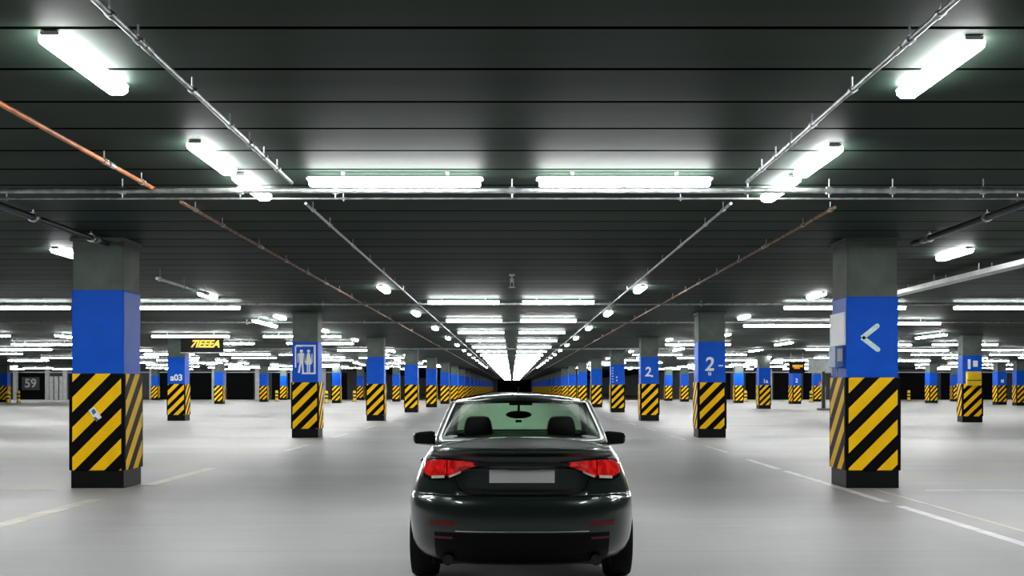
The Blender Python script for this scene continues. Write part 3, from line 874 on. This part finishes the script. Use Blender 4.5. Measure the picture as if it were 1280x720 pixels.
so = cabin.modifiers.new('s', 'SOLIDIFY'); so.thickness = .022; so.offset = -1; so.material_offset = 1; so.material_offset_rim = 1
for (k, sd), (wb, _) in wins.items():
    b = MB(); b.bm.free(); b.bm = wb; b.build(k, M['glass'], car, smooth=True)

# interior
def seat(x, y, w, label=None):
    e = empty('car_seat', (x, y, 0)); e.parent = car
    b = MB(); b.box(-w / 2, w / 2, -.06, .06, .55, 1.10, .045); b.build('backrest', M['cloth'], e, smooth=True)
    MB().box(-w / 2, w / 2, .02, .5, .45, .60, .04).build('seat_cushion', M['cloth'], e, smooth=True)
    hb = MB().box(-.135, .135, -.06, .05, 1.10, 1.285, .05)
    for v in hb.bm.verts: v.co.x *= 1 - .22 * sm(1.18, 1.285, v.co.z)
    hb.tube((-.06, 0, 1.05), (-.06, 0, 1.15), .01).tube((.06, 0, 1.05), (.06, 0, 1.15), .01).build('headrest', M['cloth'], e, smooth=True)
seat(-.385, 1.95, .48); seat(.375, 1.95, .48)
MB().box(-.62, .62, 1.12, 1.25, .5, 1.10, .04).box(-.62, .62, 1.2, 1.6, .45, .62, .04).build('rear_bench', M['cloth'], car, smooth=True)
MB().box(-.62, .62, .74, 1.16, 1.085, 1.10).build('parcel_shelf', M['cloth'], car)
MB().box(-.62, .62, 2.75, 3.15, .70, 1.105, .04).build('dashboard', M['cloth'], car, smooth=True)
b = MB().lathe([(.17, -.012), (.185, 0), (.17, .012), (.155, 0), (.17, -.012)], 'Z', 28); 
sw = b.build('steering_wheel', M['cloth'], car, smooth=True); sw.location = (-.37, 2.66, .98); sw.rotation_euler.x = math.radians(68)
e = empty('rear_view_mirror', (-.01, 2.52, 1.285)); e.parent = car
MB().ball((0, 0, 0), .125, .018, .038, 20, 10).build('mirror_case', M['cloth'], e, smooth=True)
MB().tube((0, 0, .02), (0, .03, .13), .012).box(-.03, .03, -.01, .02, -.075, -.05).build('mirror_stalk', M['cloth'], e)
# door mirrors
for s in (-1, 1):
    e = empty('door_mirror', (s * .955, 3.02, 1.035)); e.parent = car
    b = MB().box(-.118, .118, -.06, .05, -.073, .073, .052)
    for v in b.bm.verts:
        t = (v.co.x * s + .1) / .2
        v.co.z *= 1 - .22 * max(0, t) ** 2
    b.build('mirror_case', M['gloss'], e, smooth=True)
    b = MB().box(-.09, .09, -.066, -.058, -.052, .052, .003); b.build('mirror_glass', M['black'], e)
    MB().box(min(-s * .08, -s * .28), max(-s * .08, -s * .28), -.02, .03, -.07, -.03, .01).build('mirror_arm', M['gloss'], e)
# wheels
def wheel(x, y, s):
    e = empty('wheel', (x, y, .33)); e.parent = car
    prof = [(.21, -.10), (.27, -.113), (.315, -.105), (.33, -.08), (.33, .08), (.315, .105), (.27, .113), (.21, .10)]
    MB().lathe(prof, 'X', 48).build('tyre', M['rubber'], e, smooth=True)
    b = MB().lathe([(.215, -.09), (.205, -.04), (.205, .06), (.215, .09)], 'X', 36)
    for i in range(10):
        a = math.pi * i / 5
        b.tube((s * .05, .04 * math.cos(a), .04 * math.sin(a)), (s * .07, .20 * math.cos(a), .20 * math.sin(a)), .016, 6)
    b.tube((s * .02, 0, 0), (s * .08, 0, 0), .055, 16); b.tube((-s * .02, 0, 0), (-s * .0, 0, 0), .205, 24)
    b.build('rim', M['rim'], e, smooth=True)
for yw in (RW, FW):
    for s in (-1, 1): wheel(s * .785, yw, s)
# door handles, antenna, wiper-height brake lamp, headlights, grille
for s in (-1, 1):
    for y in (1.62, 2.62):
        MB().box(s * .872 - .015, s * .872 + .015, y, y + .17, .885, .915, .01).build('door_handle', M['chrome'], car, smooth=True)
    b = MB().ball((s * .60, 4.16, .70), .19, .20, .07); b.build('headlight', M['clearlens'], car, smooth=True)
MB().box(-.45, .45, 4.44, 4.555, .42, .60, .02).build('grille', M['black'], car)
MB().tube((-.02, 1.50, 1.455), (-.02, 1.40, 1.555), .004).tube((-.02, 1.50, 1.45), (-.02, 1.505, 1.475), .012).build('antenna', M['black'], car)
MB().box(-.10, .10, 1.30, 1.36, 1.395, 1.42, .005).build('brake_lamp', M['black'], car)
